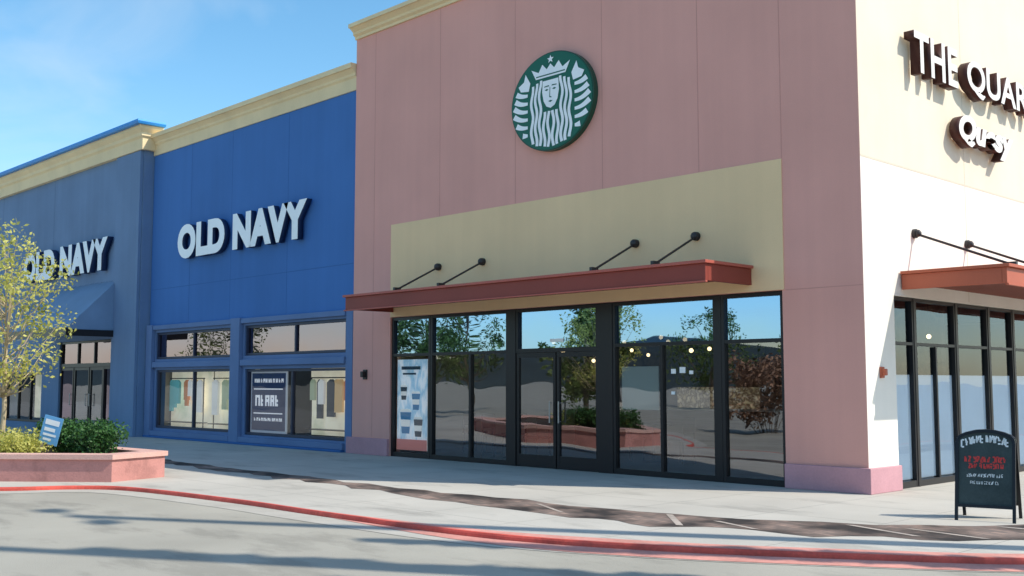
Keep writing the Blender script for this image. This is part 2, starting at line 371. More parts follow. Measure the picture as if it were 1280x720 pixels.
# ------------------------------------------------------------------ PINK coffee shop building
Z_P=9.62
SH=empty('coffee_shop_building',(-6.3,0,0),"pink stucco corner building with cream side wall and black storefront glazing","building")
TFp=TF(0);TRp=TR(0)
mb=wall(TFp,-12.65,-.004,0,Z_P,[(-11.26,-1.36,0,3.03)],thick=.3)
for x in (-9.6,-7.3,-5.03,-2.9,-1.32): tbox(mb,TFp,x-.008,x+.008,.002,-.05,5.1,Z_P-.01,1)
for x in (-11.9,): tbox(mb,TFp,x-.008,x+.008,.002,-.05,.4,Z_P-.01,1)
tbox(mb,TFp,-1.3,-.01,.002,-.05,3.02,3.035,1)
mb.obj('front_wall',[PINK,PINKJ],SH)
mb=wall(TRp,.004,16,0,Z_P,[(.92,10.5,0,2.92)],thick=.3,zsplit=4.95)
for y in (3.6,7.2,10.8): tbox(mb,TRp,y-.008,y+.008,.002,-.05,2.95,Z_P-.01,2)
tbox(mb,TRp,.02,15.9,.003,-.05,4.935,4.965,2)
mb.obj('side_wall',[CREAM,TAN,CREAMJ],SH)
mb=MB();mb.box((-12.65,15.7,0),(-.31,16,Z_P));mb.obj('rear_wall',[BACKW],SH)
mb=MB();mb.box((-12.65,.31,0),(-12.4,15.69,Z_P));mb.obj('party_wall',[BACKW],SH)
mb=MB();mb.box((-12.39,.31,8.9),(-.31,15.69,9.0));mb.obj('roof',[ROOF],SH)
mb=MB();tbox(mb,TFp,-11.25,-1.32,.015,-.02,3.035,5.09);mb.obj('sign_panel',[BEIGE],SH,label="beige stucco panel over the storefront")
tobj('base_course',MAUVE,SH,TFp,-12.8,-11.27,.06,-.02,0,.37)
mb=MB()
mb.prism([(-1.355,-.001),(-1.355,-.06),(.06,-.06),(.06,.91),(.001,.91),(.001,-.001)],0,.37);mb.obj('base_course',[MAUVE],SH,bevel=.01)
def cornice(parent,path,z,prof,mat,name='cornice'):
    mb=MB();P=[Vector(p) for p in path];rings=[]
    for i,p in enumerate(P):
        if i==0: t=(P[1]-P[0]).normalized();n_=Vector((t.y,-t.x));s=1
        elif i==len(P)-1: t=(P[-1]-P[-2]).normalized();n_=Vector((t.y,-t.x));s=1
        else:
            t1=(P[i]-P[i-1]).normalized();t2=(P[i+1]-P[i]).normalized()
            n1=Vector((t1.y,-t1.x));n2=Vector((t2.y,-t2.x));n_=(n1+n2).normalized();s=1/max(.3,n_.dot(n1))
        rings.append([(p.x+n_.x*o*s,p.y+n_.y*o*s,z+h) for o,h in prof])
    for i in range(len(rings)-1):
        for j in range(len(prof)):
            k=(j+1)%len(prof);mb.quad([rings[i][j],rings[i+1][j],rings[i+1][k],rings[i][k]])
    mb.quad(rings[0]);mb.quad(rings[-1])
    return mb.obj(name,[mat],parent)
prof=[(-.3,0),(.04,0),(.04,.06),(.1,.1),(.1,.16),(.2,.24),(.24,.24),(.24,.33),(-.3,.33)]
cornice(SH,[(-12.67,0),(0,0),(0,16)],Z_P+.002,prof,CORN)
unit(SH,TFp,-11.25,-9.93,.0,3.02,horiz=[2.2],gl=GLASSB,glu=GLASSU)
unit(SH,TFp,-9.92,-7.55,.0,3.02,horiz=[2.2],vert=[(-8.68,.1,2.17)],glu=GLASSU)
mb=MB();tbox(mb,TFp,-7.548,-7.332,-.03,-.16,0,3.02);mb.obj('mullion',[BLACK],SH)
unit(SH,TFp,-7.33,-5.2,2.17,3.02,w=.06,sill=.08,gl=GLASSU,name='transom_window')
mb=MB();tbox(mb,TFp,-5.198,-4.862,-.03,-.16,0,3.02);mb.obj('mullion',[BLACK],SH)
unit(SH,TFp,-4.86,-2.64,.0,3.02,horiz=[2.26],vert=[(-3.78,.1,2.23)],glu=GLASSU)
mb=MB();tbox(mb,TFp,-2.638,-2.542,-.035,-.15,0,3.02);mb.obj('mullion',[BLACK],SH)
unit(SH,TFp,-2.54,-1.37,.0,3.02,horiz=[2.26],glu=GLASSU)
def door(parent,T,a0,a1,z1,hside,front=-.05,gl=GLASS):
    p=empty('door',T((a0+a1)/2,front,0),parent=parent)
    mb=MB();w=.075
    tbox(mb,T,a0+.01,a0+w,front,front-.06,.01,z1);tbox(mb,T,a1-w,a1-.01,front,front-.06,.01,z1)
    tbox(mb,T,a0+w,a1-w,front-.003,front-.06,.01,.24);tbox(mb,T,a0+w,a1-w,front-.003,front-.06,z1-.09,z1)
    mb.obj('frame',[BLACK],p)
    mb=MB();mb.quad([T(a0+w*.6,front-.03,.2),T(a1-w*.6,front-.03,.2),T(a1-w*.6,front-.03,z1-.05),T(a0+w*.6,front-.03,z1-.05)]);mb.obj('pane',[gl],p,recalc=False)
    mb=MB();h=a0+.11 if hside<0 else a1-.11
    mb.cyl(T(h,front+.06,.85),T(h,front+.06,1.25),.015,n=8);mb.cyl(T(h,front,.88),T(h,front+.06,.88),.01,n=6);mb.cyl(T(h,front,1.22),T(h,front+.06,1.22),.01,n=6)
    mb.obj('handle',[plain('brushed_steel',(.35,.35,.35),.35,metal=.9)],p)
door(SH,TFp,-7.33,-6.265,2.165,1);door(SH,TFp,-6.255,-5.2,2.165,-1)
Zs=2.91
bays=[(.93,1.62),(1.68,3.12),(3.18,4.42),(4.48,5.5),(5.56,6.8),(6.86,8.1),(8.16,9.3),(9.36,10.48)]
for i,(a,b) in enumerate(bays):
    unit(SH,TRp,a,b,.0,Zs,horiz=[2.2],gl=GLASSR,glu=GLASSR,w=.045,vert=[((a+b)/2,.1,2.17)] if i in (1,) else [])
    if i<len(bays)-1:
        mb=MB();tbox(mb,TRp,b+.002,bays[i+1][0]-.002,-.03,-.15,0,Zs);mb.obj('mullion',[BLACK],SH)
def canopy(parent,T,a0,a1,proj,z0,z1,rods,zr,rr,fm=REDB,tm=REDL):
    p=empty('canopy',T((a0+a1)/2,0,z0),parent=parent,label="dark red flat steel canopy hung from tie rods")
    mb=MB()
    t=.07
    tbox(mb,T,a0,a1,proj,proj-t,z0,z1-.05)
    tbox(mb,T,a0,a0+t,.016,proj-t-.001,z0,z1-.05);tbox(mb,T,a1-t,a1,.016,proj-t-.001,z0,z1-.05)
    mb.obj('fascia',[fm],p,bevel=.006)
    mb=MB();tbox(mb,T,a0-.04,a1+.04,.02,proj+.05,z1-.048,z1)
    mb.obj('top_plate',[tm],p,bevel=.005)
    mb=MB();tbox(mb,T,a0-.025,a1+.025,proj+.03,proj-.02,z0-.03,z0-.002);mb.obj('bottom_flange',[tm],p,bevel=.005)
    mb=MB();n=int((a1-a0)/.2)
    for i in range(n):
        x=a0+t+(a1-a0-2*t)*i/n;x2=a0+t+(a1-a0-2*t)*(i+.85)/n
        tbox(mb,T,x,x2,.02,proj-t-.002,z0+.1,z0+.132)
    tbox(mb,T,a0+t,a1-t,.021,proj-t-.003,z0+.131,z0+.15)
    mb.obj('soffit',[REDD],p)
    for a in rods:
        mb=MB();mb.cyl(T(a,.03,zr),T(a,proj-.12,z1+.03),.02,n=8);mb.cyl(T(a,.0,zr),T(a,.05,zr),.075,n=14);mb.ball(T(a,.07,zr),rr,0)
        mb.box(T(a-.03,proj-.2,z1),T(a+.03,proj-.04,z1+.07))
        mb.obj('support_rod',[STEEL],p)
canopy(SH,TFp,-11.2,-1.9,1.25,3.14,3.45,[-9.58,-8.21,-4.25,-2.95],4.02,.075)
canopy(SH,TRp,1.15,10.6,1.6,3.02,3.3,[1.64,3.57,6.6,9.4],3.93,.06,REDR,REDR)
def sconce(T,a,z,m_=BLACK,k=1):
    mb=MB();tbox(mb,T,a-.07*k,a+.07*k,.0,.035,z-.11*k,z+.11*k);tbox(mb,T,a-.05*k,a+.05*k,.03,.12*k,z-.06*k,z+.07*k)
    mb.obj('wall_lamp',[m_],SH,bevel=.01)
sconce(TFp,-12.15,1.78)
sconce(TRp,.45,1.75,REDR,.75)
IN=MB();IN.box((-12.35,.35,0.002),(-.35,15.6,.012));IN.obj('interior_floor',[INFLOOR],SH)
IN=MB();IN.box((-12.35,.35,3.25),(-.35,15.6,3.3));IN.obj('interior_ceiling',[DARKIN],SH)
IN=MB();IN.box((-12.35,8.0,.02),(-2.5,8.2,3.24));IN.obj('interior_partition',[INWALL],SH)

# ------------------------------------------------------------------ BLUE store
BL=empty('blue_store_building',(-18,.06,0),"deep blue stucco store with cream cornice and two rows of windows","building")
TB=TF(.06)
holes=[(-22.66,-18.25,2.28,3.07),(-17.58,-13.02,2.3,3.09),(-22.6,-18.2,.28,1.97),(-17.52,-12.98,.25,1.95)]
mb=wall(TB,-23.1,-12.66,0,8.45,holes,zsplit=3.215)
for x in (-20.7,-18.4,-15.6): tbox(mb,TB,x-.009,x+.009,.002,-.05,3.3,8.43,2)
tbox(mb,TB,-23.0,-12.7,.002,-.05,4.35,4.37,2)
mb.obj('front_wall',[BLUEG,BLUE,BLUEJ],BL)
for a,b,o_ in ((-18.12,-17.66,.12),(-23.08,-22.72,.12),(-12.95,-12.68,.055)): tobj('pilaster',BLUEG,BL,TB,a,b,o_,.001,0,3.3)
for a,b in ((-22.7,-18.14),(-17.64,-12.96)):
    tobj('window_sill',BLUEG,BL,TB,a,b,.1,.001,2.04,2.2);tobj('window_sill',BLUEG,BL,TB,a,b,.12,.001,.06,.2);tobj('window_head',BLUEG,BL,TB,a,b,.09,.001,3.15,3.28)
tobj('base_course',BLUEJ,BL,TB,-23.05,-12.97,.16,.002,0,.058)
unit(BL,TB,-22.65,-18.26,2.29,3.06,vert=[(-20.44,2.35,3.0)],fm=NAVYF,gl=GLASSUB,sill=.06)
unit(BL,TB,-17.57,-13.03,2.31,3.08,vert=[(-15.23,2.37,3.02)],fm=NAVYF,gl=GLASSUB,sill=.06)
unit(BL,TB,-22.59,-18.21,.29,1.96,vert=[(-20.4,.35,1.9)],fm=NAVYF,gl=GLASSB,sill=.06)
unit(BL,TB,-17.51,-12.99,.26,1.94,vert=[(-15.35,.32,1.88)],fm=NAVYF,gl=GLASSB,sill=.06)
cornice(BL,[(-23.1,.06),(-12.68,.06)],8.452,[(-.3,0),(.03,0),(.03,.3),(.07,.34),(.07,.4),(.16,.5),(.2,.5),(.2,.62),(-.3,.62)],CORN)
mb=MB();mb.box((-23.1,15.7,0),(-12.67,16,8.45));mb.obj('rear_wall',[BACKW],BL)
mb=MB();mb.box((-23.1,.37,7.9),(-12.67,15.69,8.0));mb.obj('roof',[ROOF],BL)
mb=MB();mb.box((-23.05,.37,0.002),(-12.7,3.5,.012));mb.obj('interior_floor',[INFLOOR],BL)
def panel(parent,name,mat,a0,a1,z0,z1,y,label=None,t=.03):
    mb=MB();mb.box((a0,y,z0),(a1,y+t,z1));return mb.obj(name,[mat],parent,label=label)
DM=[patches('display_cream_wall',[(.76,.72,.56),(.9,.86,.68),(.64,.66,.48)],(.6,1,.8),emit=.42),plain('garment_white',(.85,.85,.82),.9,emit=.3),plain('garment_sage',(.42,.50,.34),.9,emit=.3),plain('garment_tan',(.66,.45,.22),.9,emit=.3),plain('garment_teal',(.12,.42,.44),.9,emit=.3),plain('garment_charcoal',(.07,.08,.10),.9,emit=.1),plain('garment_rust',(.55,.22,.10),.9,emit=.3)]  # backdrop and garments glow, standing in for light in the display windows
def display(a0,a1,y,seed,wt):
    random.seed(seed)
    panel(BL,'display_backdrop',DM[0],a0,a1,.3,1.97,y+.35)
    p=empty('garment_rack',((a0+a1)/2,y+.2,.02),"rail of hanging garments in the store window",'garment rack','clothing displays in the store windows')
    mb=MB();mb.cyl((a0+.2,y+.2,1.72),(a1-.2,y+.2,1.72),.015,n=8)
    for x in (a0+.25,a1-.25): mb.cyl((x,y+.2,.02),(x,y+.2,1.72),.015,n=8)
    mb.box((a0+.25,y+.02,.44),(a1-.25,y+.34,.46))
    mb.obj('rail',[STEEL],p)
    def gar(x,ww,ztop,hh,m_):
        mb=MB()
        f=[(x,ztop-.08),(x+ww*.5-.03,ztop),(x+ww*.5+.03,ztop),(x+ww,ztop-.08),(x+ww*.97,ztop-.06-hh),(x+ww*.03,ztop-.06-hh)]
        yy=y+.2+random.uniform(-.08,.08)
        mb.quad([(q[0],yy-.03,q[1]) for q in f]);mb.quad([(q[0],yy+.03,q[1]) for q in f])
        for i in range(6):
            j=(i+1)%6;mb.quad([(f[i][0],yy-.03,f[i][1]),(f[j][0],yy-.03,f[j][1]),(f[j][0],yy+.03,f[j][1]),(f[i][0],yy+.03,f[i][1])])
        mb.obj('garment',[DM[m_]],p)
    x=a0+.3
    while x<a1-.3:
        ww=random.uniform(.16,.34)
        gar(x,ww,1.68,random.uniform(.4,.95),random.choices(range(1,7),wt)[0])
        x+=ww*random.uniform(.75,1.3)
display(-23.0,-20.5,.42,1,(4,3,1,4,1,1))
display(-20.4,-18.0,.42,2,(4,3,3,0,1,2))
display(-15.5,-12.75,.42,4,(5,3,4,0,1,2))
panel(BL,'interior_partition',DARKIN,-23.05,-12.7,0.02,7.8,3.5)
PO=empty('window_poster',(-16.6,.2,.35),"navy poster with pale border and white lettering in the store window","poster")  # border, navy field and white print glow faintly in place of falling light
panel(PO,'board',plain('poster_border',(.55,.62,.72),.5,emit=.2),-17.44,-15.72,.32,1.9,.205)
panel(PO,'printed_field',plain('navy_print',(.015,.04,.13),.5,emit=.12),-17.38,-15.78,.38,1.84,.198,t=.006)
def rects(parent,name,mat,lst,y,t=.004,split=False):
    if split:
        for r in lst: rects(parent,name,mat,[r],y,t)
        return
    mb=MB()
    for a0,a1,z0,z1 in lst: mb.box((a0,y,z0),(a1,y+t,z1))
    return mb.obj(name,[mat],parent)
random.seed(3)
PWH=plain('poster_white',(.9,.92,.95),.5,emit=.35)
def wordrow(a0,a1,z0,z1,avg):
    x=a0;lst=[]
    while x<a1-avg*.6:
        ww=avg*random.uniform(.75,1.1);s=avg*.32
        k=random.random()
        lst.append((x,x+s,z0,z1))
        if k<.75: lst.append((x+ww-s,x+ww,z0,z1))
        if k<.5: lst.append((x+s,x+ww-s,z1-s,z1))
        if .3<k: lst.append((x+s,x+ww-s,(z0+z1)/2-s/2,(z0+z1)/2+s/2))
        if k>.6: lst.append((x+s,x+ww-s,z0,z0+s))
        x+=ww+avg*(.2 if random.random()<.8 else .5)
    rects(PO,'lettering',PWH,lst,.192)
wordrow(-17.25,-15.9,1.60,1.70,.10)
wordrow(-17.2,-15.88,1.0,1.28,.21)
wordrow(-17.25,-15.9,.62,.70,.08)
rects(PO,'white_band',PWH,[(-17.28,-15.9,1.42,1.45),(-17.28,-15.9,.80,.83)],.192,split=True)

# ------------------------------------------------------------------ SLATE store (farther)
SL=empty('slate_store_building',(-34,-.2,0),"grey blue stucco store with sloped awning over its entrance","building")
TS=TF(-.25)
holes=[(-29.1,-24.95,.02,2.95),(-34.1,-30.6,.22,1.95),(-40.5,-36,.22,1.95)]
mb=wall(TS,-46,-23.13,0,8.6,holes,thick=.5)
for x in (-24.95,-30,-35,-40.5): tbox(mb,TS,x-.015,x+.015,.002,-.05,3.3,8.58,1)
mb.obj('front_wall',[SLATE,SLATEJ],SL)
tobj('pilaster',SLATE,SL,TS,-24.85,-23.18,.1,.001,0,8.598)
cornice(SL,[(-46,-.25),(-23.13,-.25),(-23.13,.2)],8.602,[(-.3,0),(.14,0),(.14,.34),(.2,.4),(.2,.5),(.3,.62),(.3,.7),(-.3,.7)],CORN)
cornice(SL,[(-46,-.25),(-23.13,-.25),(-23.13,.2)],9.305,[(-.3,0),(.42,0),(.45,.07),(.42,.13),(-.3,.13)],CAPB,'metal_cap')
unit(SL,TS,-34.08,-30.62,.23,1.94,vert=[(-32.9,.3,1.9),(-31.75,.3,1.9)],gl=GLASSB,sill=.06)
unit(SL,TS,-40.4,-36.1,.23,1.94,vert=[(-38.9,.3,1.9),(-37.5,.3,1.9)],gl=GLASSB,sill=.06)
unit(SL,TS,-29.08,-24.97,2.1,2.94,vert=[(-27.7,2.15,2.9),(-26.4,2.15,2.9)],gl=GLASSUB,sill=.12,name='transom_window')
door(SL,TS,-29.08,-28.0,2.09,1,gl=GLASSUB);door(SL,TS,-27.95,-26.75,2.09,1,gl=GLASS);door(SL,TS,-26.7,-25.7,2.09,-1,gl=GLASS)
unit(SL,TS,-25.68,-24.97,0.02,2.09,gl=GLASSUB)
mb=MB();mb.box((-46,15.5,0),(-23.13,16,8.6));mb.obj('rear_wall',[BACKW],SL)
mb=MB();mb.box((-46,.3,0),(-45.7,15.5,8.6));mb.obj('end_wall',[BACKW],SL)
mb=MB();mb.box((-23.5,.26,0.02),(-23.13,15.5,8.59));mb.obj('party_wall',[BACKW],SL)
mb=MB();mb.box((-45.9,.3,7.9),(-23.6,15.4,8.0));mb.obj('roof',[ROOF],SL)
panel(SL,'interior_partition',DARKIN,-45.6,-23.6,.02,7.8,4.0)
panel(SL,'display_backdrop',DM[0],-34,-30.7,.3,1.9,.8)
AW=empty('awning',(-27,-.25,3),parent=SL,label="sloped slate blue metal awning over the entrance")
mb=MB();x0,x1=-29.6,-24.75;yw,yf=-.256,-1.75
mb.quad([(x0,yw,4.75),(x1,yw,4.75),(x1,yf,3.25),(x0,yf,3.25)]);mb.quad([(x0,yw,3.2),(x1,yw,3.2),(x1,yf,3.2),(x0,yf,3.2)])
mb.quad([(x0,yw,4.75),(x0,yf,3.25),(x0,yf,3.2),(x0,yw,3.2)]);mb.quad([(x1,yw,4.75),(x1,yf,3.25),(x1,yf,3.2),(x1,yw,3.2)])
mb.quad([(x0,yf,3.25),(x1,yf,3.25),(x1,yf,3.2),(x0,yf,3.2)])
for i in range(13):
    x=x0+(x1-x0)*i/12
    mb.quad([(x-.015,yw,4.79),(x+.015,yw,4.79),(x+.015,yf,3.29),(x-.015,yf,3.29)])
mb.obj('sloped_roof',[surf('slate_awning_metal',(.19,.29,.44),rough=.45,var=.15)],AW)
mb=MB();mb.box((x0-.04,yf-.06,3.0),(x1+.04,yf-.002,3.25));mb.box((x1+.001,yf,3.0),(x1+.05,yw,3.198));mb.obj('fascia',[BLACK],AW)

# ------------------------------------------------------------------ signs
def textmesh(body,size,ext,offset,shear=0,spacing=1):
    cu=bpy.data.curves.new('t','FONT');cu.body=body;cu.size=size;cu.extrude=ext;cu.offset=offset;cu.shear=shear;cu.space_character=spacing
    cu.align_x='LEFT';cu.resolution_u=6
    o=bpy.data.objects.new('t',cu);link(o);bpy.context.view_layer.update()
    dg=bpy.context.evaluated_depsgraph_get();me=bpy.data.meshes.new_from_object(o.evaluated_get(dg))
    bpy.data.objects.remove(o);return me
def sign(name,body,T,a0,a1,z0,z1,out0,depth,facemat,retmat,offset=.0,shear=0,label=None,cat=None,spacing=1.0,parent=None,ref=None):
    me=textmesh(body,1,.5,offset,shear,spacing=spacing)
    xs=[v.co.x for v in me.vertices];ys=[v.co.y for v in me.vertices]
    X0,X1,Y0,Y1=min(xs),max(xs),min(ys),max(ys)
    c=Vector(T((a0+a1)/2,out0,z0))
    for v in me.vertices:
        u=(v.co.x-X0)/(X1-X0);w_=(v.co.y-Y0)/(Y1-Y0);k=(v.co.z+.5)
        v.co=Vector(T(a0+(a1-a0)*u,out0+depth*k,z0+(z1-z0)*w_))-c
    me.materials.clear();me.materials.append(facemat);me.materials.append(retmat)
    bm=bmesh.new();bm.from_mesh(me);bmesh.ops.remove_doubles(bm,verts=bm.verts,dist=1e-4);bmesh.ops.recalc_face_normals(bm,faces=bm.faces);bm.to_mesh(me);bm.free()
    on=Vector(T(0,1,0))-Vector(T(0,0,0))
    for p in me.polygons: p.material_index=0 if abs(p.normal.dot(on))>.8 else 1
    o=bpy.data.objects.new(name,me);link(o);o.location=c
    if parent: o.parent=parent;o.location=c-wloc(parent)
    meta(o,label,cat);return o
sign('wall_sign','OLD NAVY',TB,-21.05,-14.42,5.1,6.08,.05,.16,WHITE,NAVYR,offset=.06,label="white raised letters on the blue stucco wall",cat='sign',spacing=1.07)
sign('wall_sign','OLD NAVY',TS,-32.0,-25.0,5.1,6.15,.05,.2,plain('grey_white_acrylic',(.80,.84,.88),.4),NAVYR,offset=.06,label="duller white raised letters on the grey blue wall",cat='sign',spacing=1.07)
BROWN=plain('dark_brown_return',(.06,.02,.016),.5)
CR2=plain('ivory_acrylic',(.80,.76,.70),.4)
WS=empty('wall_sign',(0.05,4.9,6.45),"ivory raised capitals with dark brown sides on cream wall","sign")
sign('lettering','THE',TRp,1.42,2.98,6.47,7.12,.05,.17,CR2,BROWN,offset=.02,parent=WS,spacing=1.05)
sign('lettering','QUARTER',TRp,3.35,7.6,6.45,7.08,.05,.17,CR2,BROWN,offset=.02,parent=WS,spacing=1.0)
sign('wall_sign','Quesy',TRp,2.95,5.2,5.5,6.08,.05,.17,CR2,BROWN,offset=.05,shear=.2,label="slanted ivory script letters with dark brown sides",cat='sign')

# emblem
EM=empty('round_emblem_sign',(-6.2,0,5.93),"round green and white crowned siren emblem on pink wall","sign")
EC=(-6.2,6.92);EX=1.08;EZ=.95
def disc(name,r,y0,y1,mat,parent):
    mb=MB();n=72
    poly=[(EC[0]+r*EX*math.cos(2*math.pi*i/n),EC[1]+r*EZ*math.sin(2*math.pi*i/n)) for i in range(n)]
    mb.v+=[(p[0],y0,p[1]) for p in poly]+[(p[0],y1,p[1]) for p in poly]
    mb.f.append(tuple(range(n)));mb.m.append(0);mb.f.append(tuple(range(n,2*n)));mb.m.append(0)
    for i in range(n): j=(i+1)%n;mb.f.append((i,j,n+j,n+i));mb.m.append(0)
    return mb.obj(name,[mat],parent)
disc('backing',1,-.12,-.002,plain('dark_green_return',(.02,.08,.05),.4),EM)
GR=plain('green_acrylic',(.008,.12,.07),.35)
disc('face',.975,-.13,-.121,GR,EM)
def strips(lines,y,mat,name,parent,clip=.93):
    mb=MB()
    for pts,wd in lines:
        if clip: pts=[p for p in pts if p[0]**2+p[1]**2<clip*clip]
        if len(pts)<2: continue
        L_=[];R_=[]
        for i,p in enumerate(pts):
            a=Vector(pts[max(i-1,0)]);b=Vector(pts[min(i+1,len(pts)-1)]);t=(b-a).normalized();n_=Vector((-t.y,t.x))
            w_=wd[0]+(wd[1]-wd[0])*i/(len(pts)-1) if isinstance(wd,tuple) else wd
            L_.append(Vector(p)+n_*w_/2);R_.append(Vector(p)-n_*w_/2)
        for i in range(len(pts)-1):
            q=[L_[i],L_[i+1],R_[i+1],R_[i]]
            mb.quad([(EC[0]+v.x*EX,y,EC[1]+v.y*EZ) for v in q])
    return mb.obj(name,[mat],parent,recalc=False)
def poly2(polys,y,mat,name,parent):
    mb=MB()
    for P in polys: mb.quad([(EC[0]+p[0]*EX,y,EC[1]+p[1]*EZ) for p in P])
    return mb.obj(name,[mat],parent,recalc=False)
lines=[]
for s in (-1,1):
    # long wavy hair beside the face, down to the rim
    for k in range(3):
        pts=[]
        for i in range(60):
            t=i/59;z=.46-.04*k-1.40*t
            x=.262+.098*k+.024*math.sin(z*11+k*.7)-.04*max(0,(z-.30))*4*(.3+.2*k)
            pts.append((s*x,z))
        lines.append((pts,(.058,.068)))
    # strands and body below the chin
    for k in range(2):
        pts=[]
        for i in range(40):
            t=i/39;z=-.20-.72*t
            pts.append((s*(.055+.105*k+.022*math.sin(z*11+k)),z))
        lines.append((pts,.064))
    # tails: scale bars sweeping outward on both flanks
    for k in range(7):
        z=.30-.165*k
        pts=[]
        for i in range(14):
            t=i/13;pts.append((s*(.57+.41*t),z-.08+.17*t-.05*math.sin(math.pi*t)))
        lines.append((pts,(.06,.115)))
strips(lines,-.136,WHITE,'siren_hair_and_tails',EM)
star=[((.085 if i%2==0 else .036)*math.cos(math.pi/2+i*math.pi/5),.85+(.085 if i%2==0 else .036)*math.sin(math.pi/2+i*math.pi/5)) for i in range(10)]
crown=[(-.36,.50),(-.47,.72),(-.29,.63),(-.20,.78),(-.09,.66),(0,.76),(.09,.66),(.20,.78),(.29,.63),(.47,.72),(.36,.50)]
facep=[(-.19,.43),(-.205,.2),(-.17,.02),(-.10,-.10),(0,-.145),(.10,-.10),(.17,.02),(.205,.2),(.19,.43)]
fl=[[(s*.54,.30),(s*.50,.46),(s*.62,.67),(s*.66,.52),(s*.80,.44),(s*.74,.33)] for s in (-1,1)]
poly2([star,crown,facep]+fl,-.139,WHITE,'siren_face_and_crown',EM)
poly2([[(-.14,.235),(-.09,.258),(-.045,.235),(-.09,.215)],[(.14,.235),(.09,.215),(.045,.235),(.09,.258)],
       [(-.15,.315),(-.04,.325),(-.025,.30),(-.15,.297)],[(.15,.315),(.15,.297),(.025,.30),(.04,.325)],
       [(-.018,.28),(-.004,.28),(-.010,.10),(.028,.075),(.028,.062),(-.028,.075)],
       [(-.055,.0),(0,.014),(.055,.0),(0,-.028)],[(-.35,.56),(.35,.56),(.355,.535),(-.355,.535)]],-.142,GR,'siren_features',EM)

# ------------------------------------------------------------------ storefront contents
P1=empty('window_poster',(-10.6,.14,.15),"tall blue and white printed poster with pink lower band","poster")  # sheet, cups and band given a faint glow to look lit behind glass
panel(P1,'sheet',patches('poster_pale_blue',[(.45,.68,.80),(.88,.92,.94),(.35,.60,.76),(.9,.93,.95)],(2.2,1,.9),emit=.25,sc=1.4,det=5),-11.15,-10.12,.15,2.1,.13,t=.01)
def shape(parent,name,mat,pts,y):
    mb=MB();mb.quad([(a,y,z) for a,z in pts]);return mb.obj(name,[mat],parent,recalc=False)
PBL=plain('poster_blue',(.05,.26,.48),.5,emit=.1);PDK=plain('poster_dark',(.03,.07,.11),.5);PCR=plain('poster_cream',(.88,.88,.84),.5,emit=.2)
for i,(cx,cz,k,m1) in enumerate(((-10.85,.72,1.0,PBL),(-10.42,.62,.8,PDK),(-10.50,1.18,.75,PBL),(-10.92,1.36,.6,PDK))):
    shape(P1,'printed_cup',m1,[(cx-.13*k,cz-.22*k),(cx+.13*k,cz-.22*k),(cx+.19*k,cz+.24*k),(cx-.19*k,cz+.24*k)],.126-.0006*i)
    shape(P1,'printed_cup_lid',PCR,[(cx-.20*k,cz+.245*k),(cx+.20*k,cz+.245*k),(cx+.16*k,cz+.31*k),(cx-.16*k,cz+.31*k)],.1225)
    shape(P1,'printed_cup_sleeve',PCR,[(cx-.15*k,cz-.07*k),(cx+.15*k,cz-.07*k),(cx+.17*k,cz+.08*k),(cx-.17*k,cz+.08*k)],.1215)
rects(P1,'lettering',PDK,[(-11.0,-10.35,1.88,1.95),(-10.95,-10.5,1.77,1.81)],.118,split=True)
rects(P1,'coloured_band',plain('poster_pink',(.72,.30,.26),.5,emit=.15),[(-11.15,-10.12,.15,.38)],.118)
P2=empty('hanging_menu_board',(-4.36,.13,1.15),"pale grey menu board hanging inside the window","sign")
panel(P2,'board',plain('pale_grey_board',(.62,.68,.65),.6),-4.72,-3.9,1.13,1.88,.125,t=.02)
DEC=empty('window_sticker',(-3.1,.1,1.5),"small white notices stuck on the glass","sticker")
rects(DEC,'notice',WHITE,[(-3.6,-3.5,1.75,1.83),(-3.42,-3.3,1.76,1.86),(-3.22,-3.14,1.74,1.8),(-3.6,-3.52,1.4,1.45)],.083,split=True)
DE2=empty('door_number_sticker',(-6.5,.1,2.3),"small pale plate on the glass above the doors","sticker")
rects(DE2,'notice',WHITE,[(-6.45,-6.1,2.36,2.42)],.083)
WOOD=surf('dark_wood',(.09,.045,.025),var=.3)
CO=empty('service_counter',(-7,5,0),"dark wood cafe counter with pale top and pastry case","counter")
mb=MB();mb.box((-10,4.6,.01),(-4,5.3,1.0));mb.obj('cabinet',[WOOD],CO)
mb=MB();mb.box((-10.05,4.55,1.0),(-3.95,5.35,1.05));mb.obj('countertop',[plain('pale_stone',(.5,.46,.4),.3)],CO,bevel=.01)
mb=MB();mb.box((-7,4.7,1.05),(-5.2,5.2,1.5));mb.obj('pastry_case',[patches('pastry_display',[(.6,.5,.3),(.1,.06,.03),(.8,.7,.5)],(5,2,5),emit=.3)],CO)  # pastry colours glow to brighten the case, which holds no lamp
MBd=empty('menu_board',(-7,7.9,2),"row of dark wooden menu panels on the back wall","menu board")
for i in range(4):
    panel(MBd,'board',plain('board_black',(.03,.03,.03),.5),-9.6+i*1.4,-8.4+i*1.4,1.9,2.75,7.9,t=.05)
def table(loc,lab):
    p=empty('cafe_table',loc,lab,'table',group='round cafe tables inside the shop')
    mb=MB();mb.cyl((0,0,.72),(0,0,.76),.38,n=28);mb.obj('table_top',[WOOD],p,abs_parent=False)
    mb=MB();mb.cyl((0,0,.03),(0,0,.72),.03,n=10);mb.cyl((0,0,.0),(0,0,.03),.25,.2,n=20);mb.obj('pedestal',[BLACK],p,abs_parent=False)
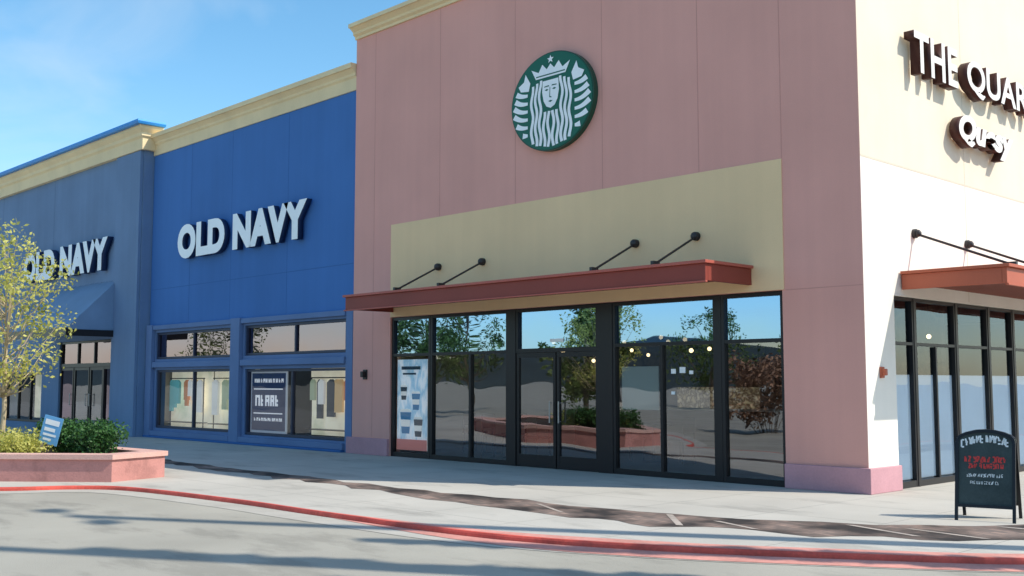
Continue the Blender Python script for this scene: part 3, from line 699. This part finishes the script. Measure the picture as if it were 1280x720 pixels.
def chair(loc,rot):
    p=empty('cafe_chair',loc,"dark wooden cafe chair beside a round table",'chair',group='wooden cafe chairs inside the shop',rot=rot)
    w_=WOOD
    mb=MB();mb.box((-.21,-.21,.43),(.21,.21,.47));mb.obj('seat',[w_],p,bevel=.01,abs_parent=False)
    for x in (-.19,.19):
        for y in (-.19,.19):
            mb=MB();mb.cyl((x,y,0),(x*.92,y*.92,.43),.016,.02,n=8);mb.obj('leg',[w_],p,abs_parent=False)
    mb=MB();mb.box((-.2,.18,.6),(.2,.2,.9));mb.box((-.19,.17,.47),(-.16,.2,.62));mb.box((.16,.17,.47),(.19,.2,.62));mb.obj('backrest',[w_],p,bevel=.008,abs_parent=False)
for x,y in ((-8.9,1.5),(-6.0,2.6),(-10.3,2.2)):
    table((x,y,.012),"small round dark wood table behind the window")
    chair((x-.6,y,.012),math.pi/2);chair((x+.6,y+.1,.012),-math.pi/2)
SHM=plain('white_roller_blind',(.92,.93,.94),.7)
for i,(a,b) in enumerate(bays[:7]):
    mb=MB();mb.box((-.115,a+.05,.12),(-.108,b-.05,1.72));o=mb.obj('window_blind',[SHM],SH)
random.seed(21)
for i in range(13):
    x=random.uniform(-11,-2);y=random.uniform(3.0,7.6)
    p=empty('pendant_lamp',(x,y,2.05+random.uniform(0,.5)),"small pale pendant lamp hanging from the ceiling","lamp",group='pendant lamps in the shop')
    zc=3.25-p.location.z
    mb=MB();mb.cyl((0,0,.06),(0,0,zc),.006,n=6);mb.obj('cord',[BLACK],p,abs_parent=False)
    mb=MB();mb.ball((0,0,.03),.045,n=12,m=8);mb.obj('shade',[plain('lamp_shade_ivory',(.95,.72,.40),.5,emit=4)],p,abs_parent=False)

# ------------------------------------------------------------------ A-board
AB=empty('sandwich_board',(2.36,-1.62,0),"black folding chalkboard sign standing on the pavement","sign",rot=math.radians(14))
CH=surf('chalkboard',(.05,.068,.066),rough=.75,var=.4,scale=4,bump=0)
CHW=plain('chalk_white',(.88,.88,.85),.8);CHR=plain('chalk_red',(.7,.07,.06),.8)
def leanpt(x,z,off,s):
    y=-s*(.26*(1-z/1.06)+.015)-s*off;return (x,y,z)
for s,nmn in ((1,'front_panel'),(-1,'rear_panel')):
    P_=empty(nmn,(0,0,0));P_.parent=AB
    mb=MB()
    def bar(x0,z0,x1,z1,hw):
        a=Vector((x0,z0));b=Vector((x1,z1));t=(b-a).normalized();n_=Vector((-t.y,t.x))*hw
        q=[a-n_,b-n_,b+n_,a+n_]
        f=[leanpt(p.x,p.y,.018,s) for p in q];g=[leanpt(p.x,p.y,-.012,s) for p in q]
        mb.quad(f);mb.quad(g)
        for i in range(4):
            j=(i+1)%4;mb.quad([f[i],f[j],g[j],g[i]])
    bar(-.31,0,-.31,.90,.018);bar(.31,0,.31,.90,.018);bar(-.29,.17,.29,.17,.018)
    arcp=[(-.31,.90),(-.30,.94),(-.27,.97),(-.2,1.0),(-.1,1.025),(0,1.032),(.1,1.025),(.2,1.0),(.27,.97),(.30,.94),(.31,.90)]
    for i in range(len(arcp)-1): bar(*arcp[i],*arcp[i+1],.018)
    mb.obj('frame',[BLACK],P_,abs_parent=False)
    mb=MB();pts=[(-.3,.18),(.3,.18)]+[(x*.98,z) for x,z in arcp[::-1]]
    mb.quad([leanpt(x,z,.0,s) for x,z in pts]);mb.obj('chalk_surface',[CH],P_,abs_parent=False,recalc=False)
    if s==1:
        def glyphs(x0,x1,z0,z1,wd,mat,seed,arc=0,cw=None):
            mb=MB()
            random.seed(seed);h=z1-z0;cw=cw or h*.62;x=x0
            while x<x1-cw*.5:
                base=z0+arc*(1-((2*(x-x0)/(x1-x0)-1)**2))
                def ln(p,q):
                    a=Vector((x+p[0]*cw,base+p[1]*h));b=Vector((x+q[0]*cw,base+q[1]*h));t=(b-a).normalized();n_=Vector((-t.y,t.x))*wd/2
                    mb.quad([leanpt(v.x,v.y,.005,1) for v in (a-n_,b-n_,b+n_,a+n_)])
                segs=[((0,0),(0,1)),((.75,0),(.75,1)),((0,1),(.75,1)),((0,.5),(.75,.5)),((0,0),(.75,0)),((0,0),(.75,1)),((.38,0),(.38,.5)),((0,1),(.38,.5))]
                for sg_ in random.sample(segs,3): ln(*sg_)
                x+=cw*(1.1 if random.random()<.8 else 1.7)
            mb.obj('chalk_lettering',[mat],P_,abs_parent=False,recalc=False)
        glyphs(-.26,.27,.84,.92,.018,CHW,1,.06,cw=.038)
        glyphs(-.22,.23,.67,.73,.016,CHR,2,cw=.034);glyphs(-.18,.2,.60,.65,.013,CHR,5,cw=.03)
        glyphs(-.2,.2,.50,.535,.006,CHW,3,cw=.02);glyphs(-.16,.16,.42,.45,.005,CHW,4,cw=.018)

# ------------------------------------------------------------------ planter
PL=empty('planter_wall',(-12.5,-7.5,0),"low pink concrete planter wall holding shrubs and a tree","planter")
PINKC=stains(surf('pink_concrete',(.54,.25,.22),var=.22,scale=1.5,fine=35,bump=.2),1.6,.8)
PINKT=surf('pink_concrete_cap',(.66,.40,.34),var=.18,scale=1.5,fine=35,bump=.2)
outer=[(-9.42,-7.02),(-9.75,-5.95),(-13.5,-6.2),(-19.5,-9.5),(-18.5,-15.2)]
op=[Vector(p) for p in outer]
cen=sum(op,Vector((0,0)))/len(op)
def inset(P,d):
    out=[];n=len(P)
    for i in range(n):
        a,b,c=P[i-1],P[i],P[(i+1)%n]
        t1=(b-a).normalized();t2=(c-b).normalized();n1=Vector((-t1.y,t1.x));n2=Vector((-t2.y,t2.x))
        nn=(n1+n2).normalized();s=1/max(.4,nn.dot(n1));out.append(b+nn*d*s)
    return out
t=inset(op,.1)
sg=1 if sum((a-cen).length for a in t)<sum((a-cen).length for a in op) else -1
def ringwall(mb,A,B,z0,z1):
    n=len(A)
    for i in range(n):
        j=(i+1)%n
        a,b,c,e=A[i],A[j],B[j],B[i]
        mb.quad([(a.x,a.y,z0),(b.x,b.y,z0),(b.x,b.y,z1),(a.x,a.y,z1)])
        mb.quad([(a.x,a.y,z1),(b.x,b.y,z1),(c.x,c.y,z1),(e.x,e.y,z1)])
        mb.quad([(e.x,e.y,z1),(c.x,c.y,z1),(c.x,c.y,z0),(e.x,e.y,z0)])
        mb.quad([(a.x,a.y,z0),(b.x,b.y,z0),(c.x,c.y,z0),(e.x,e.y,z0)])
mb=MB();ringwall(mb,op,inset(op,sg*.28),.0,.36);mb.obj('wall',[PINKC],PL)
mb=MB();ringwall(mb,inset(op,-sg*.04),inset(op,sg*.32),.361,.44);mb.obj('cap',[PINKT],PL,bevel=.008)
mb=MB();mb.quad([(p.x,p.y,.33) for p in inset(op,sg*.27)]);mb.obj('soil',[surf('mulch',(.07,.045,.03),var=.5,scale=5,fine=40,bump=.6)],PL)

# ------------------------------------------------------------------ vegetation
def leaves(centres,n,size,spread,mat,name,parent,flat=.9):
    mb=MB()
    for i in range(n):
        c,rad=random.choice(centres)
        dd=Vector((random.gauss(0,1),random.gauss(0,1),random.gauss(0,flat)))
        dd=dd.normalized()*rad*(random.random()**.45)
        p=Vector(c)+dd*spread
        s=size*random.uniform(.6,1.4)
        q=Matrix.Rotation(random.uniform(0,6.28),3,Vector((random.uniform(-1,1),random.uniform(-1,1),random.uniform(-1,1))).normalized())
        a=q@Vector((s,0,0));b=q@Vector((0,s*.55,0))
        mb.quad([p-a,p-b*.9+a*.1,p+a,p+b])
    return mb.obj(name,[mat],parent,abs_parent=False,recalc=False)
BARK=surf('bark',(.13,.095,.07),var=.35,scale=6,fine=30,bump=.5)
def tree(name,loc,h,cr,n,size,mat,label,group=None,cz0=.4,clumps=26,tr=.07,seed=1,sparse=1,bark=BARK):
    random.seed(seed)
    p=empty(name,loc,label,'tree',group)
    mb=MB();top=Vector((random.uniform(-.1,.1),random.uniform(-.1,.1),h*.62))
    pts=[Vector((0,0,0)),Vector((.02,.03,h*.2)),Vector((-.02,.02,h*.4)),top,top+Vector((.05,0,h*.25))]
    rr=[tr,tr*.85,tr*.7,tr*.45,tr*.15]
    for i in range(4): mb.cyl(pts[i],pts[i+1],rr[i],rr[i+1],n=9)
    cent=[]
    for k in range(clumps):
        t=random.random();z=h*(cz0+(1-cz0)*t*.93);prof=math.sin(math.pi*min(.97,max(.08,t*.85+.12)))**.7
        a=random.uniform(0,6.283);r=cr*prof*random.uniform(.25,.95)
        e=Vector((math.cos(a)*r,math.sin(a)*r,z))
        s=Vector((0,0,max(h*.25,z-r*.8-h*.08)));mid=s.lerp(e,.5)+Vector((0,0,-.04*h))
        mb.cyl(s,mid,tr*.3,tr*.18,n=5,caps=False);mb.cyl(mid,e,tr*.18,tr*.05,n=5,caps=False)
        cent.append((e,cr*random.uniform(.16,.36)*sparse))
    mb.obj('trunk',[bark],p,abs_parent=False,smooth=False)
    leaves(cent,n,size,1,mat,'crown',p)
    return p
LY=leafmat('yellow_green_leaves',(.32,.34,.06),(.78,.74,.22),.5)
LG=leafmat('green_leaves',(.03,.065,.018),(.17,.24,.05),.3)
LD=leafmat('dark_hedge_leaves',(.015,.06,.015),(.06,.17,.035),.25,4)
LB=leafmat('brown_leaves',(.10,.05,.035),(.52,.31,.20),.3,4)
tree('young_tree',(-12.2,-7.8,.33),4.05,1.4,4000,.04,LY,"young yellow green tree growing in the pink planter",cz0=.34,clumps=60,tr=.05,seed=5,sparse=.8,bark=surf('pale_bark',(.42,.34,.22),var=.3,scale=6))
def shrub(name,loc,dims,n,size,mat,label,seed,cat='shrub'):
    random.seed(seed);p=empty(name,loc,label,cat)
    cent=[]
    for i in range(26):
        cent.append((Vector((random.uniform(-.8,.8)*dims[0],random.uniform(-.8,.8)*dims[1],random.uniform(.2,.8)*dims[2])),min(dims)*random.uniform(.35,.55)))
    mb=MB()
    for c,_ in cent[:14]: mb.cyl((c.x*.3,c.y*.3,0),c,.012,.005,n=5,caps=False)
    mb.obj('stems',[BARK],p,abs_parent=False)
    leaves(cent,n,size,1,mat,'foliage',p)
for i,(x,y) in enumerate(((-11.15,-6.75),(-11.9,-6.75),(-10.55,-6.75))):
    shrub('hedge_shrub',(x,y,.33),(.5,.40,.60),2600,.032,LD,"dense dark green clipped shrub in the pink planter",20+i)
for i,(x,y) in enumerate(((-12.0,-7.7),(-11.5,-7.7),(-12.6,-8.2),(-13.0,-7.5))):
    shrub('flowering_shrub',(x,y,.33),(.45,.45,.42),1500,.03,LY if i!=2 else LG,"loose yellow green shrub in the pink planter",40+i)
shrub('brown_shrub',(-12.6,-17.0,RZ),(1.25,1.2,2.9),5200,.085,LB,"tall brown leaved bush on the car park edge",77)
PS=empty('garden_sign',(-11.25,-7.3,.33),"small tilted blue and white sign on a stake","sign",rot=math.radians(40))
mb=MB();mb.cyl((0,0,0),(.03,0,.5),.015,n=8);mb.obj('stake',[STEEL],PS,abs_parent=False)
def tl(x,z,y):
    a=math.radians(14);return (x*math.cos(a)+z*math.sin(a),y,z*math.cos(a)-x*math.sin(a)+.45)
mb=MB();q=[(-.17,-.24),(.17,-.24),(.17,.24),(-.17,.24)]
f=[tl(x,z,-.02) for x,z in q];g=[tl(x,z,-.005) for x,z in q];mb.quad(f);mb.quad(g)
for i in range(4): j=(i+1)%4;mb.quad([f[i],f[j],g[j],g[i]])
mb.obj('board',[plain('sign_blue',(.16,.42,.72),.5)],PS,abs_parent=False)
mb=MB()
for z0,z1,x0,x1 in ((.09,.18,-.13,.13),(-.02,.04,-.12,.08),(-.1,-.06,-.12,.12),(-.18,-.14,-.1,.05)):
    mb.quad([tl(x,z,-.024) for x,z in ((x0,z0),(x1,z0),(x1,z1),(x0,z1))])
mb.obj('lettering',[WHITE],PS,abs_parent=False,recalc=False)
G='car park trees facing the shops'
k=0
for (x,y,h,cr) in ((-19,-15,5.5,2.0),(-31,-17,6,2.3),(-13,-29,4.5,2.0),(-38,-26,7,3),(-22,-36,5.5,2.8),(-50,-18,7,3.2),(-34,-44,6.5,3.2),(-27,-24,4.6,2.2)):
    tree('parking_lot_tree',(x,y,RZ),h,cr,4200,.10,LG,"leafy green tree on a car park island",G,cz0=.25,clumps=32,tr=.12,seed=60+k);k+=1
G2='slender cypress trees along the side road'
def cypress(loc,h,r,seed):
    random.seed(seed);p=empty('cypress_tree',loc,"tall slender dark cypress tree beside the side road",'tree',G2)
    mb=MB();mb.cyl((0,0,0),(0,0,h*.5),.16,.1,n=9);mb.cyl((0,0,h*.5),(0,0,h*.95),.1,.02,n=9);mb.obj('trunk',[BARK],p,abs_parent=False)
    cent=[]
    for i in range(70):
        t=(i+random.random())/70;z=h*(.10+.86*t);rr=r*(1-t)**.55
        a=random.uniform(0,6.28);cent.append((Vector((math.cos(a)*rr*.35,math.sin(a)*rr*.35,z)),max(.14,rr*.6)))
    leaves(cent,8500,.10,1,LD,'crown',p,flat=1.8)
for i,(x,y,h,r) in enumerate(((9.2,-1.4,13.5,.30),(10.9,-2.0,17.5,.36),(9.6,-3.7,12,.34),(12.6,-4.3,16,.38),(11.5,-6.2,12,.40))):
    cypress((x,y,RZ),h,r,200+i)
for (x,y) in ((9.9,-2.8),(8.8,-.6),(-28,-27)):
    p=empty('lamp_post',(x,y,RZ),"tall dark steel car park lamp post",'lamp post','car park lamp posts')
    mb=MB();mb.cyl((0,0,0),(0,0,.7),.28,.28,n=16);mb.obj('footing',[CONC],p,abs_parent=False)
    mb=MB();mb.cyl((0,0,.7),(0,0,17.5),.19,.13,n=12);mb.cyl((-.8,0,17.45),(.8,0,17.45),.04,n=8);mb.obj('pole',[STEEL],p,abs_parent=False)
    for s in (-1,1):
        mb=MB();mb.box((s*.8-.2,-.16,17.4),(s*.8+.2,.16,17.55));mb.obj('lamp_head',[STEEL],p,abs_parent=False,bevel=.02)
# distant hills
mb=MB();n=140;R1=620
ring=[]
for i in range(n+1):
    a=math.radians(150)+math.radians(240)*i/n
    hh=21+18*noise.noise(Vector((math.cos(a)*3,math.sin(a)*3,.3)))+7*noise.noise(Vector((math.cos(a)*11,math.sin(a)*11,1.3)))
    ring.append((a,max(8,hh)))
for i in range(n):
    (a,h1),(b,h2)=ring[i],ring[i+1]
    q=lambda a,r,z:(r*math.cos(a),r*math.sin(a),z)
    mb.quad([q(a,R1-80,RZ),q(b,R1-80,RZ),q(b,R1,h2*.6),q(a,R1,h1*.6)]);mb.quad([q(a,R1,h1*.6),q(b,R1,h2*.6),q(b,R1+90,h2),q(a,R1+90,h1)])
mb.obj('hills',[surf('hill_scrub',(.03,.045,.05),var=.4,scale=.02,fine=.15,bump=0)],kind='structure',smooth=True)
